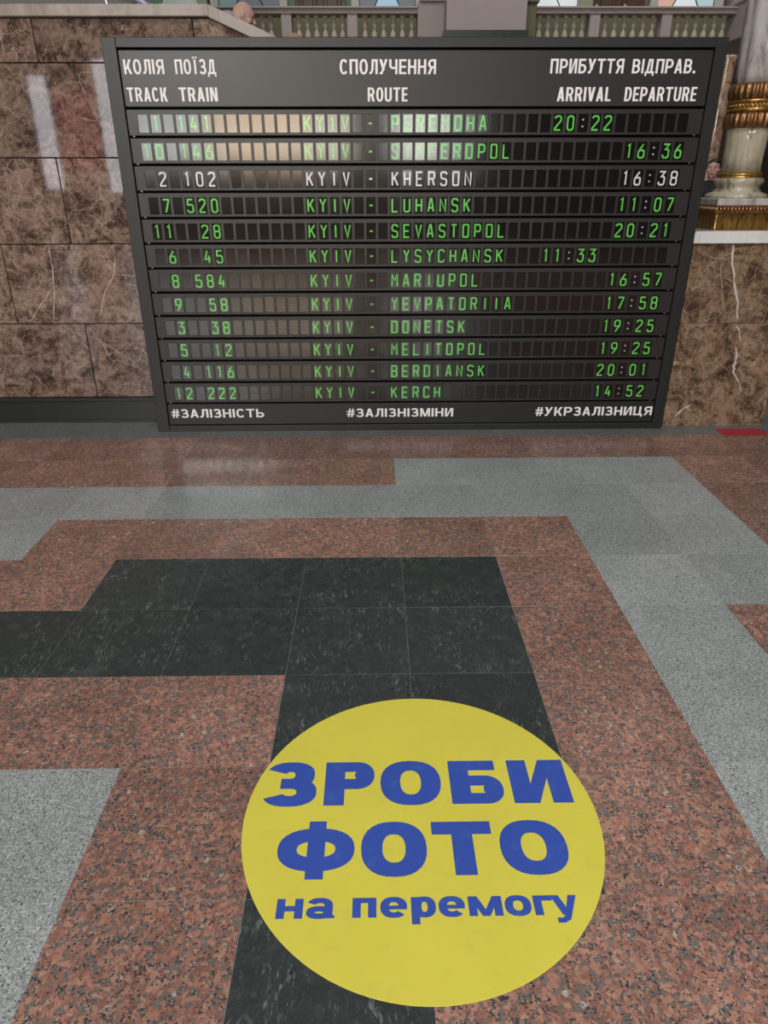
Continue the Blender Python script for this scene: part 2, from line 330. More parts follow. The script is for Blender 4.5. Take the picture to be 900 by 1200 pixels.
def letter(ch, W, tv, th):
    g = Glyph(W, tv, th); R = g.rect; m = .5
    if ch in 'NОOCСUQ' and ch in 'ОO': g.band(W / 2, .5, W / 2, .515)
    elif ch in 'CС': g.band(W / 2, .5, W / 2, .515, 38, 322)
    elif ch in 'РP': R(0, 0, tv, 1); g.bowl(tv * .5, .36, 1, W)
    elif ch == 'R': R(0, 0, tv, 1); g.bowl(tv * .5, .40, 1, W * .97); g.diag(W - tv * 1.12, 0, W * .42, .46, tv * 1.12)
    elif ch == 'D': R(0, 0, tv, 1); g.bowl(tv * .5, 0, 1, W)
    elif ch in 'ВB': R(0, 0, tv, 1); g.bowl(tv * .5, .45, 1, W * .95); g.bowl(tv * .5, 0, .45 + th, W)
    elif ch == 'Б': R(0, 0, tv, 1); R(0, 1 - th, W * .9, 1); g.bowl(tv * .5, 0, .64, W)
    elif ch == 'Ь': R(0, 0, tv, 1); g.bowl(tv * .5, 0, .6, W)
    elif ch in 'ЗE' and ch == 'З':
        g.band(W * .47, .5 + (.515 - th / 2) / 2, W * .47, (.515 + th / 2) / 2, -90, 158); g.band(W * .49, .5 - (.515 - th / 2) / 2, W * .51, (.515 + th / 2) / 2, -158, 90); R(W * .30, .5 - th / 2, W * .5, .5 + th / 2)
    elif ch in 'ТT': R(W / 2 - tv / 2, 0, W / 2 + tv / 2, 1); R(0, 1 - th, W, 1)
    elif ch in 'ПП': R(0, 0, tv, 1); R(W - tv, 0, W, 1); R(0, 1 - th, W, 1)
    elif ch in 'НH': R(0, 0, tv, 1); R(W - tv, 0, W, 1); R(0, .5 - th / 2, W, .5 + th / 2)
    elif ch in 'ІI': R(0, 0, tv, 1)
    elif ch == 'Ї': R(W / 2 - tv / 2, 0, W / 2 + tv / 2, 1); R(W / 2 - tv * 1.15, 1.06, W / 2 - tv * .25, 1.18); R(W / 2 + tv * .25, 1.06, W / 2 + tv * 1.15, 1.18)
    elif ch == 'И': R(0, 0, tv, 1); R(W - tv, 0, W, 1); g.poly((tv * .6, 0), (tv * 1.35, 0), (W - tv * .6, 1), (W - tv * 1.35, 1)) if tv < .2 else g.poly((tv * .5, 0), (tv * 1.25, 0), (W - tv * .5, 1), (W - tv * 1.25, 1))
    elif ch == 'N': R(0, 0, tv, 1); R(W - tv, 0, W, 1); g.poly((W - tv * 1.25, 0), (W - tv * .4, 0), (tv * 1.25, 1), (tv * .4, 1))
    elif ch in 'МM': R(0, 0, tv, 1); R(W - tv, 0, W, 1); g.poly((W / 2 - tv * .45, 0), (W / 2 + tv * .45, 0), (tv * 1.2, 1), (tv * .2, 1)); g.poly((W / 2 - tv * .45, 0), (W / 2 + tv * .45, 0), (W - tv * .2, 1), (W - tv * 1.2, 1))
    elif ch in 'АA': g.diag(0, 0, W / 2 - tv * .55, 1, tv * 1.02); g.diag(W - tv * 1.02, 0, W / 2 - tv * .47, 1, tv * 1.02); R(W * .24, .2, W * .76, .2 + th * .95)
    elif ch == 'V': g.diag(W / 2 - tv * .55, 0, 0, 1, tv * 1.05); g.diag(W / 2 - tv * .5, 0, W - tv * 1.05, 1, tv * 1.05)
    elif ch == 'Л': R(W - tv, 0, W, 1); R(W * .26, 1 - th, W, 1); g.poly((W * .27, 1), (W * .27 + tv, 1), (W * .22 + tv, .3), (W * .22, .3)); g.poly((W * .22, .32), (W * .22 + tv, .32), (W * .16 + tv * .75, .08), (tv * .6, 0), (0, 0), (0, th), (W * .14, th * 1.2))
    elif ch == 'Д': R(W * .82 - tv, 0, W * .82, 1); R(W * .3, 1 - th, W * .82, 1); g.poly((W * .12, 0), (W * .12 + tv, 0), (W * .3 + tv * .9, 1), (W * .3, 1)); R(0, 0, W, th); R(0, -.18, tv * .8, th); R(W - tv * .8, -.18, W, th)
    elif ch == 'Ц': R(0, 0, tv, 1); R(W * .84 - tv, 0, W * .84, 1); R(0, 0, W, th); R(W - tv * .8, -.18, W, th)
    elif ch in 'КK': R(0, 0, tv, 1); g.diag(tv * .8, .34, W - tv * 1.2, 1, tv * 1.15); g.diag(W - tv * 1.15, 0, W * .34, .55, tv * 1.15)
    elif ch == 'Я': R(W - tv, 0, W, 1); h = Glyph(W, tv, th); h.bowl(tv * .5, .40, 1, W * .98); g.polys += [[(W - x, y) for x, y in reversed(q)] for q in h.polys]; g.diag(0, 0, W * .58 - tv, .46, tv * 1.12)
    elif ch in 'ЕE': R(0, 0, tv, 1); R(0, 1 - th, W, 1); R(0, 0, W, th); R(0, .5 - th / 2, W * .93, .5 + th / 2)
    elif ch == 'L': R(0, 0, tv, 1); R(0, 0, W, th)
    elif ch == 'U': R(0, .3, tv, 1); R(W - tv, .3, W, 1); g.band(W / 2, .3, W / 2, .315, 180, 360)
    elif ch == 'У': g.diag(W * .36 + 0, .28, 0, 1, tv * 1.15); g.poly((W * .12, 0), (W * .12 + tv * .9, 0), (W, 1), (W - tv * 1.1, 1)); R(W * .05, 0, W * .3, th)
    elif ch == 'Ч': R(W - tv, 0, W, 1); R(0, .62, tv, 1); g.band(W * .5, .62, W * .5, .27, 180, 270); R(W * .5, .35, W, .35 + th)
    elif ch == '#': g.diag(W * .12, 0, W * .3, 1, tv * .8); g.diag(W * .52, 0, W * .7, 1, tv * .8); R(0, .58, W, .58 + th * .8); R(0, .26, W, .26 + th * .8)
    elif ch == '.': R(0, 0, tv * 1.1, th * 1.3)
    elif ch == 'Ф': g.band(W / 2, .5, W / 2, .40); R(W / 2 - tv * .46, -.04, W / 2 + tv * .46, 1.04)
    # lower case (x-height 1)
    elif ch == 'н': R(0, 0, tv, 1); R(W - tv, 0, W, 1); R(0, .5 - th / 2, W, .5 + th / 2)
    elif ch == 'п': R(0, 0, tv, 1); R(W - tv, 0, W, 1); R(0, 1 - th, W, 1)
    elif ch == 'о': g.band(W / 2, .5, W / 2, .53)
    elif ch == 'е': g.band(W / 2, .5, W / 2, .53, 0, 318); R(tv * .6, .5 - th * .42, W * .985, .5 + th * .30)
    elif ch == 'р': R(0, -.36, tv, 1); g.band(W * .54, .5, W * .46, .53)
    elif ch == 'м': R(0, 0, tv, 1); R(W - tv, 0, W, 1); g.poly((W / 2 - tv * .45, 0), (W / 2 + tv * .45, 0), (tv * 1.1, 1), (tv * .2, 1)); g.poly((W / 2 - tv * .45, 0), (W / 2 + tv * .45, 0), (W - tv * .2, 1), (W - tv * 1.1, 1))
    elif ch == 'г': R(0, 0, tv, 1); R(0, 1 - th, W, 1)
    elif ch == 'у': g.diag(W / 2 - tv * .5, 0, 0, 1, tv); g.poly((W * .10, -.38), (W * .36, -.38), (W * .60, -.22), (W, 1), (W - tv, 1), (W * .42, -.02), (W * .32, -.13), (W * .10, -.13))
    elif ch == 'а':
        g.band(W * .47, .63, W * .46, .40, 0, 160); R(W * .93 - tv, .12, W * .93, .66); R(W * .84, 0, W, .14); R(W * .66, 0, W * .93, .2); g.band(W * .45, .29, W * .45, .32); 
    return g.polys
NARROW = {'І': .0, 'I': .0, '.': .0}
WIDE = {'М': 1.2, 'M': 1.2, 'Д': 1.15, 'Ц': 1.12, 'Ф': 1.25, '#': .95, 'E': .82, 'Е': .88, 'L': .8, 'Ї': .75, 'З': .92, 'Ь': .95}
def word_polys(txt, x0, x1, z0, z1, wr=.62, tr=.19, thr=.165, gap=.13):
    """letters laid between x0 and x1; returns polygons in plane coordinates"""
    H = z1 - z0; ws = []; 
    for c in txt:
        ws.append(tr * 1.0 if c in 'ІI' else tr * 1.1 if c == '.' else wr * WIDE.get(c, 1.0))
    tot = sum(ws) + gap * (len(txt) - 1); k = (x1 - x0) / (tot * H); out = []; x = 0
    for c, wd in zip(txt, ws):
        for q in letter(c, wd, tr, thr): out.append([(x0 + (x + a) * H * k, z0 + b * H) for a, b in q])
        x += wd + gap
    return out
def union(polys):
    V = []; F = []
    for q in polys:
        ar = sum(q[i][0] * q[(i + 1) % len(q)][1] - q[(i + 1) % len(q)][0] * q[i][1] for i in range(len(q)))
        if ar < 0: q = q[::-1]
        F.append(list(range(len(V), len(V) + len(q)))); V += [Vector(p_) for p_ in q]
    v, e, f, ov, oe, of_ = delaunay_2d_cdt(V, [], F, 0, 1e-7)
    P_ = [[V[i] for i in q] for q in F]; out = []
    def inside(c, q):
        r = False
        for i in range(len(q)):
            a, b = q[i], q[i - 1]
            if (a.y > c.y) != (b.y > c.y) and c.x < (b.x - a.x) * (c.y - a.y) / (b.y - a.y) + a.x: r = not r
        return r
    for face in f:
        q = [v[i] for i in face]; c = sum(q, Vector((0, 0))) / len(q)
        if not any(inside(c, p_) for p_ in P_): continue
        ar = sum(q[i].x * q[(i + 1) % len(q)].y - q[(i + 1) % len(q)].x * q[i].y for i in range(len(q)))
        out.append(tuple(face) if ar > 0 else tuple(face[::-1]))
    return [(a.x, a.y) for a in v], out
def letters_xz(polys, y, name, mat, parent, thick=.0012):
    V, F = union(polys); mb = MB(); mb.add([(a, y, b) for a, b in V], F); return mb.build(name, mat, parent)
def letters_xy(polys, z, name, mat, parent):
    V, F = union(polys); mb = MB(); mb.add([(a, b, z) for a, b in V], F); return mb.build(name, mat, parent)

# ------------------------------------------------------------------ FLOOR
fl = MB(); fl.box(-12, 12, -15, 17.2, -.12, -.0007)
floor = structure(fl.build('floor', M['grout'], bevel=0)); floor['label'] = 'polished granite hall floor with a stepped pattern of red, grey and black tiles'
PX, PY = 0.42, 0.406
def xk(k): return .11 + PX * k
def yj(j): return 1.075 + PY * j      # j=0 -> 1.075
def kind(k, j):
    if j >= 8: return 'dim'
    if j == 7: return 'red'
    if j == 6: return 'red' if (k < 0 or k >= 4) else 'grey'
    if j == 5: return 'red' if k >= 4 else 'grey'
    if j == 4: return 'grey' if k < -4 else 'red' if k < 2 else 'grey' if k < 4 else 'red'
    if j == 3: return 'red' if k < -3 else 'dark' if k < 1 else 'red' if k < 2 else 'grey' if k < 4 else 'red'
    if j == 2: return 'dark' if k < 1 else 'red' if k < 2 else 'grey' if k < 3 else 'red'
    if j == 1: return 'red' if k < -1 else 'dark' if k < 1 else 'red' if k < 2 else 'grey' if k < 3 else 'red'
    if j == 0: return 'grey' if k < -2 else 'red' if k < -1 else 'dark' if k < 1 else 'red' if k < 2 else 'grey' if k < 3 else 'red'
    return 'grey' if k < -2 else 'red' if k < -1 else 'dark' if k < 0 else 'red' if k < 2 else 'grey' if k < 4 else 'red'
TM = {}
def tile_mesh(kd, last):
    key = (kd, last)
    if key not in TM:
        d = PY * .93 if last else PY
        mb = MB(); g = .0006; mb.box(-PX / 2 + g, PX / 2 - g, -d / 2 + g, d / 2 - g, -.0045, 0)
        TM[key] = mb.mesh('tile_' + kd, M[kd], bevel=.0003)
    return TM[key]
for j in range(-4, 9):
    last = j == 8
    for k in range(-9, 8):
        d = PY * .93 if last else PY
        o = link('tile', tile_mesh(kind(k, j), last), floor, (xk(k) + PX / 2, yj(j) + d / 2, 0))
# rest of the hall floor, beyond where tiles can be told apart
rest = MB()
rest.box(-12, xk(-9), -15, 17, -.0045, 0); rest.box(xk(8), 12, -15, 17, -.0045, 0)
rest.box(xk(-9), xk(8), -15, yj(-4), -.0045, 0); rest.box(xk(-9), xk(8), yj(8) + PY * .93, 17, -.0045, 0)
rest.build('far_tiles', M['hallfloor'], floor)['kind'] = 'stuff'

# ------------------------------------------------------------------ STICKER
st = empty('floor_sticker', (.1115, 1.298, 0)); setp(st, 'round yellow floor sticker with blue lettering on the black and red tiles', 'sticker')
mb = MB(); mb.lathe([(.462, .0002), (.462, .0011), (.4605, .0014)], 0, 0, 128); mb.build('disc', M['yellow'], st)
sx, sy = .1115, 1.298; P = []
def put(ch, x0, x1, y0, y1, tv, th):
    W = (x1 - x0) / (y1 - y0); H = y1 - y0
    return [[(x0 + a * H - sx, y0 + b * H - sy) for a, b in q] for q in letter(ch, W, tv, th)]
l1 = []
for c, a, b_ in (('З', -.312, -.168), ('Р', -.147, -.010), ('О', .006, .173), ('Б', .198, .343), ('И', .365, .524)): l1 += put(c, a, b_, 1.339, 1.491, .36, .235)
l2 = []
for c, a, b_, t0 in (('Ф', -.252, -.060, .31), ('О', -.044, .120, .345), ('Т', .135, .287, .345), ('О', .303, .471, .345)): l2 += put(c, a, b_, 1.128, 1.282, t0, .25)
l3 = []
X3 = lambda px: -.235 + (px - 322) * .001963
for c, a, b_ in (('н', 322, 353), ('а', 357, 390), ('п', 410.5, 438.5), ('е', 443, 474.5), ('р', 479, 508), ('е', 511, 542), ('м', 546, 585.5), ('о', 588.5, 619.5), ('г', 622.5, 645), ('у', 643.5, 674.5)):
    l3 += put(c, X3(a), X3(b_), 1.025, 1.073, .40, .27)
letters_xy(l1, .0020, 'lettering', M['blue'], st); letters_xy(l2, .0020, 'lettering', M['blue'], st); letters_xy(l3, .0020, 'lettering', M['blue'], st)

# flat red strip on the floor by the pier
mb = MB(); mb.box(-.15, .15, -.07, .07, .0002, .0012); o = mb.build('floor_strip', M['redstrip'], loc=(2.43, 4.36, 0)); setp(o, 'short red strip on the floor at the foot of the right marble pier', 'tape')

# ------------------------------------------------------------------ WALL LEFT (stair flank) with marble panels
def slope(x): return 2.335 if x < -.92 else 2.335 - .41 * (x + .92)
wl = MB(); XE = 1.94
wl.prism([(-6, 0), (XE, 0), (XE, slope(XE) - .01), (-.92, 2.325), (-6, 2.325)], 4.715, 4.90)
wall_left = structure(wl.build('wall_left', M['joint'])); wall_left['label'] = 'brown marble stair wall left of and behind the board, its top sloping down to the right'
rows = [(.171, .667, -1.91), (.667, 1.157, -2.345), (1.157, 1.64, -1.90), (1.64, 2.122, -1.42), (2.122, 2.335, -1.90)]
for z0, z1, xa in rows:
    step = .90 if z0 < 2 else .895
    x = xa
    while x > -6: x -= step
    while x < XE:
        a, b_ = max(x, -6) + .003, min(x + step, XE) - .003; x += step
        zt0, zt1 = min(z1, slope(a)), min(z1, slope(b_))
        if a > -.93 or b_ > -.92:
            if max(zt0, zt1) < z0 + .02: continue
        g = .003; mb = MB(); pts = [(a, z0 + g)]
        if zt1 > z0 + g: pts += [(b_, z0 + g), (b_, zt1 - g)]
        else: pts += [(-.92 + (2.335 - z0) / .41, z0 + g)]
        if a < -.92 < b_ and z1 > 2.3: pts.append((-.92, 2.335 - g))
        elif zt1 < z1 - .001 and zt0 > z1 - .001:
            xs = -.92 + (2.335 - z1) / .41; pts.append((xs, z1 - g))
        pts.append((a, zt0 - g))
        mb.prism(pts, 4.69, 4.7145); mb.build('panel', M['marble'], wall_left, bevel=.0015)
def ribbon(pts, y, wd, mat, parent, name='vein'):
    mb = MB(); P2 = []
    for i in range(len(pts) - 1):
        (x0, z0), (x1, z1) = pts[i], pts[i + 1]
        for s_ in range(4):
            t_ = s_ / 4; P2.append((x0 + (x1 - x0) * t_ + random.uniform(-.004, .004), z0 + (z1 - z0) * t_))
    P2.append(pts[-1]); n = len(P2); v = []
    for i, (x, z) in enumerate(P2):
        ww = wd * random.uniform(.35, 1.3) * (0.3 if i in (0, n - 1) else 1); v += [(x - ww, y, z), (x + ww, y, z)]
    mb.add(v, [(2 * i + 2, 2 * i + 3, 2 * i + 1, 2 * i) for i in range(n - 1)]); return mb.build(name, mat, parent)
for pts in ([(-2.043, 1.152), (-2.047, 1.011), (-2.065, .854), (-2.109, .675)], [(-1.634, 1.086), (-1.668, .97), (-1.736, .872), (-1.801, .711)], [(-2.063, .903), (-2.164, .794), (-2.26, .682)], [(-1.89, .65), (-1.833, .555), (-1.718, .48), (-1.584, .382)]):
    ribbon(pts, 4.6893, .0028, M['vein'], wall_left)
# cap of the wall: level part and sloping part
mb = MB(); mb.prism([(-6, 2.335), (-.905, 2.335), (-.905, 2.392), (-6, 2.392)], 4.655, 4.93)
x2 = XE; mb.prism([(-.905, 2.329), (x2, slope(x2)), (x2, slope(x2) + .062), (-.905, 2.392)], 4.655, 4.93)
mb.build('coping', M['cap'], wall_left, bevel=.004)
mb = MB(); mb.box(-6, -1.2, 4.672, 4.714, 0, .150); mb.box(-6, -1.2, 4.655, 4.714, .150, .171); mb.box(-6, -1.2, 4.660, 4.714, 0, .02)
o = structure(mb.build('baseboard_left', M['base'], bevel=.003)); o['label'] = 'black stone baseboard under the left marble wall'

# ------------------------------------------------------------------ RIGHT PIER with slab, veins
pr = MB(); pr.box(1.955, 2.625, 4.515, 5.35, 0, 1.163)
wall_right = structure(pr.build('wall_right', M['joint'])); wall_right['label'] = 'low brown marble pier right of the board with a long white vein'
for z0, z1 in ((0.0, .684), (.686, 1.163)):
    mb = MB(); mb.box(1.95, 2.632, 4.498, 4.5145, z0, z1); mb.build('panel', M['marble2'], wall_right, bevel=.001)
    mb = MB(); mb.box(2.6255, 2.640, 4.515, 5.35, z0, z1); mb.build('panel', M['marble2'], wall_right, bevel=.001)
ribbon([(2.188, 1.160), (2.21, 1.04), (2.255, .914), (2.295, .81), (2.314, .705)], 4.4974, .007, M['vein'], wall_right)
ribbon([(2.31, .680), (2.346, .637), (2.364, .569)], 4.4974, .005, M['vein'], wall_right)
ribbon([(2.336, .535), (2.362, .48), (2.359, .431), (2.358, .374), (2.406, .31), (2.439, .237)], 4.4974, .0065, M['vein'], wall_right)
ribbon([(2.135, 1.04), (2.168, .914), (2.203, .81), (2.23, .745)], 4.4974, .004, M['vein2'], wall_right)
ribbon([(2.02, .06), (2.07, .12), (2.12, .15)], 4.4974, .008, M['vein'], wall_right)
mb = MB(); mb.box(1.93, 2.665, 4.478, 5.37, 1.163, 1.232); mb.build('coping', M['slab'], wall_right, bevel=.003)
# dark green plinth beyond the pier
mb = MB(); mb.box(2.75, 4.2, 5.0, 5.6, 0, .72); structure(mb.build('trim_1', M['greenstone'], bevel=.01))

# ------------------------------------------------------------------ DEPARTURE BOARD
YB = 4.455
bd = empty('departure_board', (.245, YB, 0)); setp(bd, 'large black split-flap departure board with green train destinations standing on the floor', 'departure board')
def bpart(mb, name, mats, parent=bd, **kw):
    mb.v = [(x - .245, y - YB, z) for x, y, z in mb.v]; return mb.build(name, mats, parent, **kw)
BX0, BX1, BZ1 = -1.450, 1.925, 2.207
IX0, IX1 = -1.368, 1.853
mb = MB(); mb.box(BX0 + .004, BX1 - .004, YB + .018, YB + .036, .003, BZ1 - .003); bpart(mb, 'back_panel', M['gap'])
for a in ((BX0, IX0 - .006, 0, BZ1), (IX1 + .006, BX1, 0, BZ1), (IX0 - .006, IX1 + .006, 2.159, BZ1), (IX0 - .006, IX1 + .006, 0, .040)):
    mb = MB(); mb.box(a[0], a[1], YB - .006, YB + .036, a[2], a[3]); bpart(mb, 'frame_bar', M['frame'], bevel=.0025)
mb = MB(); mb.box(IX0, IX1, YB, YB + .016, 1.8845, 2.148); header = bpart(mb, 'header_panel', M['panel'], bevel=.001)
mb = MB(); mb.box(IX0, IX1, YB, YB + .016, .047, .1855); footer = bpart(mb, 'footer_panel', M['frame'], bevel=.001)
HEAD = [('КОЛІЯ', -1.349, -1.132, 2.038, 2.106), ('ПОЇЗД', -1.072, -.851, 2.038, 2.106), ('TRACK', -1.351, -1.131, 1.909, 1.976), ('TRAIN', -1.066, -.855, 1.909, 1.976),
        ('СПОЛУЧЕННЯ', -.179, .346, 2.037, 2.106), ('ROUTE', -.028, .192, 1.908, 1.975), ('ПРИБУТТЯ', .971, 1.373, 2.040, 2.108), ('ВІДПРАВ.', 1.420, 1.769, 2.040, 2.107),
        ('ARRIVAL', 1.022, 1.321, 1.908, 1.976), ('DEPARTURE', 1.397, 1.797, 1.908, 1.976)]
FOOT = [('#ЗАЛІЗНІСТЬ', -1.349, -.738, .094, .152), ('#ЗАЛІЗНІЗМІНИ', -.189, .518, .092, .149), ('#УКРЗАЛІЗНИЦЯ', 1.067, 1.847, .092, .152)]
def sh(polys): return [[(a - .245, b) for a, b in q] for q in polys]
for t_, a, b_, c, d in HEAD:
    lat = t_ in ('TRACK', 'TRAIN', 'ROUTE', 'ARRIVAL', 'DEPARTURE')
    letters_xz(sh(word_polys(t_, a, b_, c, d, .56 if not lat else .52, .155 if not lat else .165, .14, .11)), -.0014, 'lettering', M['letter'], header)
for t_, a, b_, c, d in FOOT: letters_xz(sh(word_polys(t_, a, b_, c, d, .74, .19, .17, .14)), -.0014, 'lettering', M['letter'], footer)

# split-flap characters: chamfered strokes on a 4 x 8 grid (x 0..4, y 0..8)
O_ = [(1, 0), (0, 1), (0, 7), (1, 8), (3, 8), (4, 7), (4, 1), (3, 0), (1, 0)]
SEG = {
 '0': [O_], 'O': [[(.5, 0), (0, .5), (0, 7.5), (.5, 8), (3.5, 8), (4, 7.5), (4, .5), (3.5, 0), (.5, 0)]], 'D': [[(0, 0), (0, 8), (3.2, 8), (4, 7.2), (4, .8), (3.2, 0), (0, 0)]],
 '1': [[(.9, 6.9), (2.2, 8), (2.2, 0)]], '2': [[(0, 6.6), (0, 7.2), (.8, 8), (3.2, 8), (4, 7.2), (4, 5.4), (0, 1), (0, 0), (4, 0)]],
 '3': [[(0, 8), (4, 8), (1.6, 5), (3.2, 5), (4, 4.2), (4, .8), (3.2, 0), (.8, 0), (0, .8), (0, 1.8)]], '4': [[(1.8, 8), (0, 2.4), (4, 2.4)], [(2.9, 4.8), (2.9, 0)]],
 '5': [[(3.9, 8), (.3, 8), (.1, 4.7), (3.2, 4.7), (4, 3.9), (4, .8), (3.2, 0), (.8, 0), (0, .8), (0, 1.6)]], '6': [[(3, 8), (.2, 4), (0, 3.4), (0, .8), (.8, 0), (3.2, 0), (4, .8), (4, 3.6), (3.2, 4.4), (.5, 4.4)]],
 '7': [[(0, 8), (4, 8), (4, 7), (1.5, 0)]], '8': [[(.9, 4.2), (0, 5), (0, 7.2), (.8, 8), (3.2, 8), (4, 7.2), (4, 5), (3.1, 4.2), (.9, 4.2), (0, 3.4), (0, .8), (.8, 0), (3.2, 0), (4, .8), (4, 3.4), (3.1, 4.2)]],
 '9': [[(3.5, 3.8), (.8, 3.8), (0, 4.6), (0, 7.2), (.8, 8), (3.2, 8), (4, 7.2), (4, 4), (1, 0)]], '-': [[(.9, 4), (3.2, 4)]], ':': [[(1.9, 5.6), (1.9, 6.4)], [(1.9, 1.6), (1.9, 2.4)]],
 'K': [[(0, 0), (0, 8)], [(4, 8), (.4, 3.6)], [(1.5, 4.8), (4, 0)]], 'Y': [[(0, 8), (2, 4.2), (4, 8)], [(2, 4.2), (2, 0)]], 'I': [[(2, 0), (2, 8)]], 'V': [[(0, 8), (2, 0), (4, 8)]],
 'P': [[(0, 0), (0, 8), (3.2, 8), (4, 7.2), (4, 4.4), (3.2, 3.6), (0, 3.6)]], 'E': [[(4, 8), (0, 8), (0, 0), (4, 0)], [(0, 4), (3.5, 4)]], 'R': [[(0, 0), (0, 8), (3.2, 8), (4, 7.2), (4, 4.8), (3.2, 4), (0, 4)], [(2.4, 4), (4, 0)]],
 'M': [[(0, 0), (0, 8), (2, 4), (4, 8), (4, 0)]], 'H': [[(0, 0), (0, 8)], [(4, 0), (4, 8)], [(0, 4), (4, 4)]], 'A': [[(0, 0), (1.6, 8), (2.4, 8), (4, 0)], [(.6, 2.4), (3.4, 2.4)]],
 'S': [[(4, 6.6), (4, 7.2), (3.2, 8), (.8, 8), (0, 7.2), (0, 5), (.8, 4.2), (3.2, 3.8), (4, 3), (4, .8), (3.2, 0), (.8, 0), (0, .8), (0, 1.5)]], 'F': [[(4, 8), (0, 8), (0, 0)], [(0, 4), (3.5, 4)]],
 'L': [[(0, 8), (0, 0), (4, 0)]], 'N': [[(0, 0), (0, 8), (4, 0), (4, 8)]], 'U': [[(0, 8), (0, .8), (.8, 0), (3.2, 0), (4, .8), (4, 8)]], 'T': [[(0, 8), (4, 8)], [(2, 8), (2, 0)]],
 'C': [[(4, 6.4), (4, 7.2), (3.2, 8), (.8, 8), (0, 7.2), (0, .8), (.8, 0), (3.2, 0), (4, .8), (4, 1.6)]], 'B': [[(0, 4.1), (0, 8), (3.2, 8), (3.8, 7.2), (3.8, 4.8), (3.2, 4.1), (0, 4.1), (0, 0), (3.3, 0), (4, .8), (4, 3.3), (3.2, 4.1)]],
}
def stroke_polys(pts, hw):
    """mitred thick polyline as quads"""
    out = []; n = len(pts); closed = pts[0] == pts[-1]; V = [Vector(p_) for p_ in pts]; offs = []
    for i in range(n):
        if closed and i in (0, n - 1): a, b_ = V[n - 2], V[1]; da = (V[0] - a).normalized(); db = (b_ - V[0]).normalized()
        else:
            da = (V[i] - V[i - 1]).normalized() if i > 0 else None; db = (V[i + 1] - V[i]).normalized() if i < n - 1 else None
            da = da or db; db = db or da
        na, nb = Vector((-da.y, da.x)), Vector((-db.y, db.x)); mdir = (na + nb)
        if mdir.length < .2: mdir = na
        mdir.normalize(); k = min(1 / max(mdir.dot(na), .35), 1.9); offs.append(mdir * hw * k)
    for i in range(n - 1):
        out.append([tuple(V[i] - offs[i]), tuple(V[i + 1] - offs[i + 1]), tuple(V[i + 1] + offs[i + 1]), tuple(V[i] + offs[i])])
    return out
CP = .0705; C0 = -1.285; FW, FH = .054, .089; RP = .1405; RZ = 1.878
FM = {}
def flap_mesh(ch, white):
    key = (ch, white)
    if key in FM: return FM[key]
    mb = MB(); h = FH / 2; w2 = FW / 2
    mb.box(-w2, w2, 0, .002, .0007, h); mb.box(-w2, w2, 0, .002, -h, -.0007); mb.box(-w2, w2, .0012, .002, -.0007, .0007)
    if ch:
        u = .0315 / 4; vz = .068 / 8; hw = .0047 if ch != ':' else .0042
        Q = []
        for pl in SEG[ch]: Q += stroke_polys([((a - 2) * u, (b_ - 4) * vz) for a, b_ in pl], hw)
        V, F = union(Q); mb.add([(a, -.0003, b_) for a, b_ in V], F, 1)
    FM[key] = mb.mesh('flap_' + {':': 'colon', '-': 'dash', '': 'blank'}.get(ch, ch), [M['flap'], M['glyph_white'] if (white or ch == ':') else M['glyph_green']])
    return FM[key]
ROWS = [(' 1', '141', 'PEREMOHA', '20:22', 'a'), ('10', '146', 'SIMFEROPOL', '16:36', 'd'), (' 2', '102', 'KHERSON', '16:38', 'd'), (' 7', '520', 'LUHANSK', '11:07', 'd'),
        ('11', ' 28', 'SEVASTOPOL', '20:21', 'd'), (' 6', ' 45', 'LYSYCHANSK', '11:33', 'a'), (' 8', '584', 'MARIUPOL', '16:57', 'd'), (' 9', ' 58', 'YEVPATORIIA', '17:58', 'd'),
        (' 3', ' 38', 'DONETSK', '19:25', 'd'), (' 5', ' 12', 'MELITOPOL', '19:25', 'd'), (' 4', '116', 'BERDIANSK', '20:01', 'd'), ('12', '222', 'KERCH', '14:52', 'd')]
rowmesh = MB(); zt, zb = -.0080, -RP + .0070
fz = -.031 - FH / 2; of = .0012
rowmesh.box(IX0 - .245, IX1 - .245, 0, .012, fz + FH / 2 + of, zt); rowmesh.box(IX0 - .245, IX1 - .245, 0, .012, zb, fz - FH / 2 - of)
edges = [IX0 - .245]
for c in range(44):
    xc = C0 + c * CP - .245; rowmesh.box(edges[-1], xc - FW / 2 - of, 0, .012, fz - FH / 2 - of, fz + FH / 2 + of); edges.append(xc + FW / 2 + of)
rowmesh.box(edges[-1], IX1 - .245, 0, .012, fz - FH / 2 - of, fz + FH / 2 + of)
for xc in (IX0 - .225, IX1 - .28): rowmesh.box(xc, xc + .008, -.001, .012, zb - .008, zb - .001, 1)
rowme = rowmesh.mesh('row_panel', [M['panel'], M['clip']])
for r, (tr_, tn, dest, tm, ad) in enumerate(ROWS):
    row = link('row_panel', rowme, bd, (0, 0, RZ - r * RP))
    cells = [''] * 44
    def place(s_, c0):
        for i, c in enumerate(s_):
            if c != ' ': cells[c0 + i] = c
    place(tr_, 0); place(tn, 3); place('KYIV - ' + dest, 13); place(tm, 33 if ad == 'a' else 39)
    for c, ch in enumerate(cells):
        o = link('flap' if ch else 'blank_flap', flap_mesh(ch, r == 2), row, (C0 + c * CP - .245, .0035, fz))
        o.rotation_euler = (random.gauss(0, .0025), 0, random.gauss(0, .0035))
        if ch and r == 2: o['label'] = 'flap with a white character'

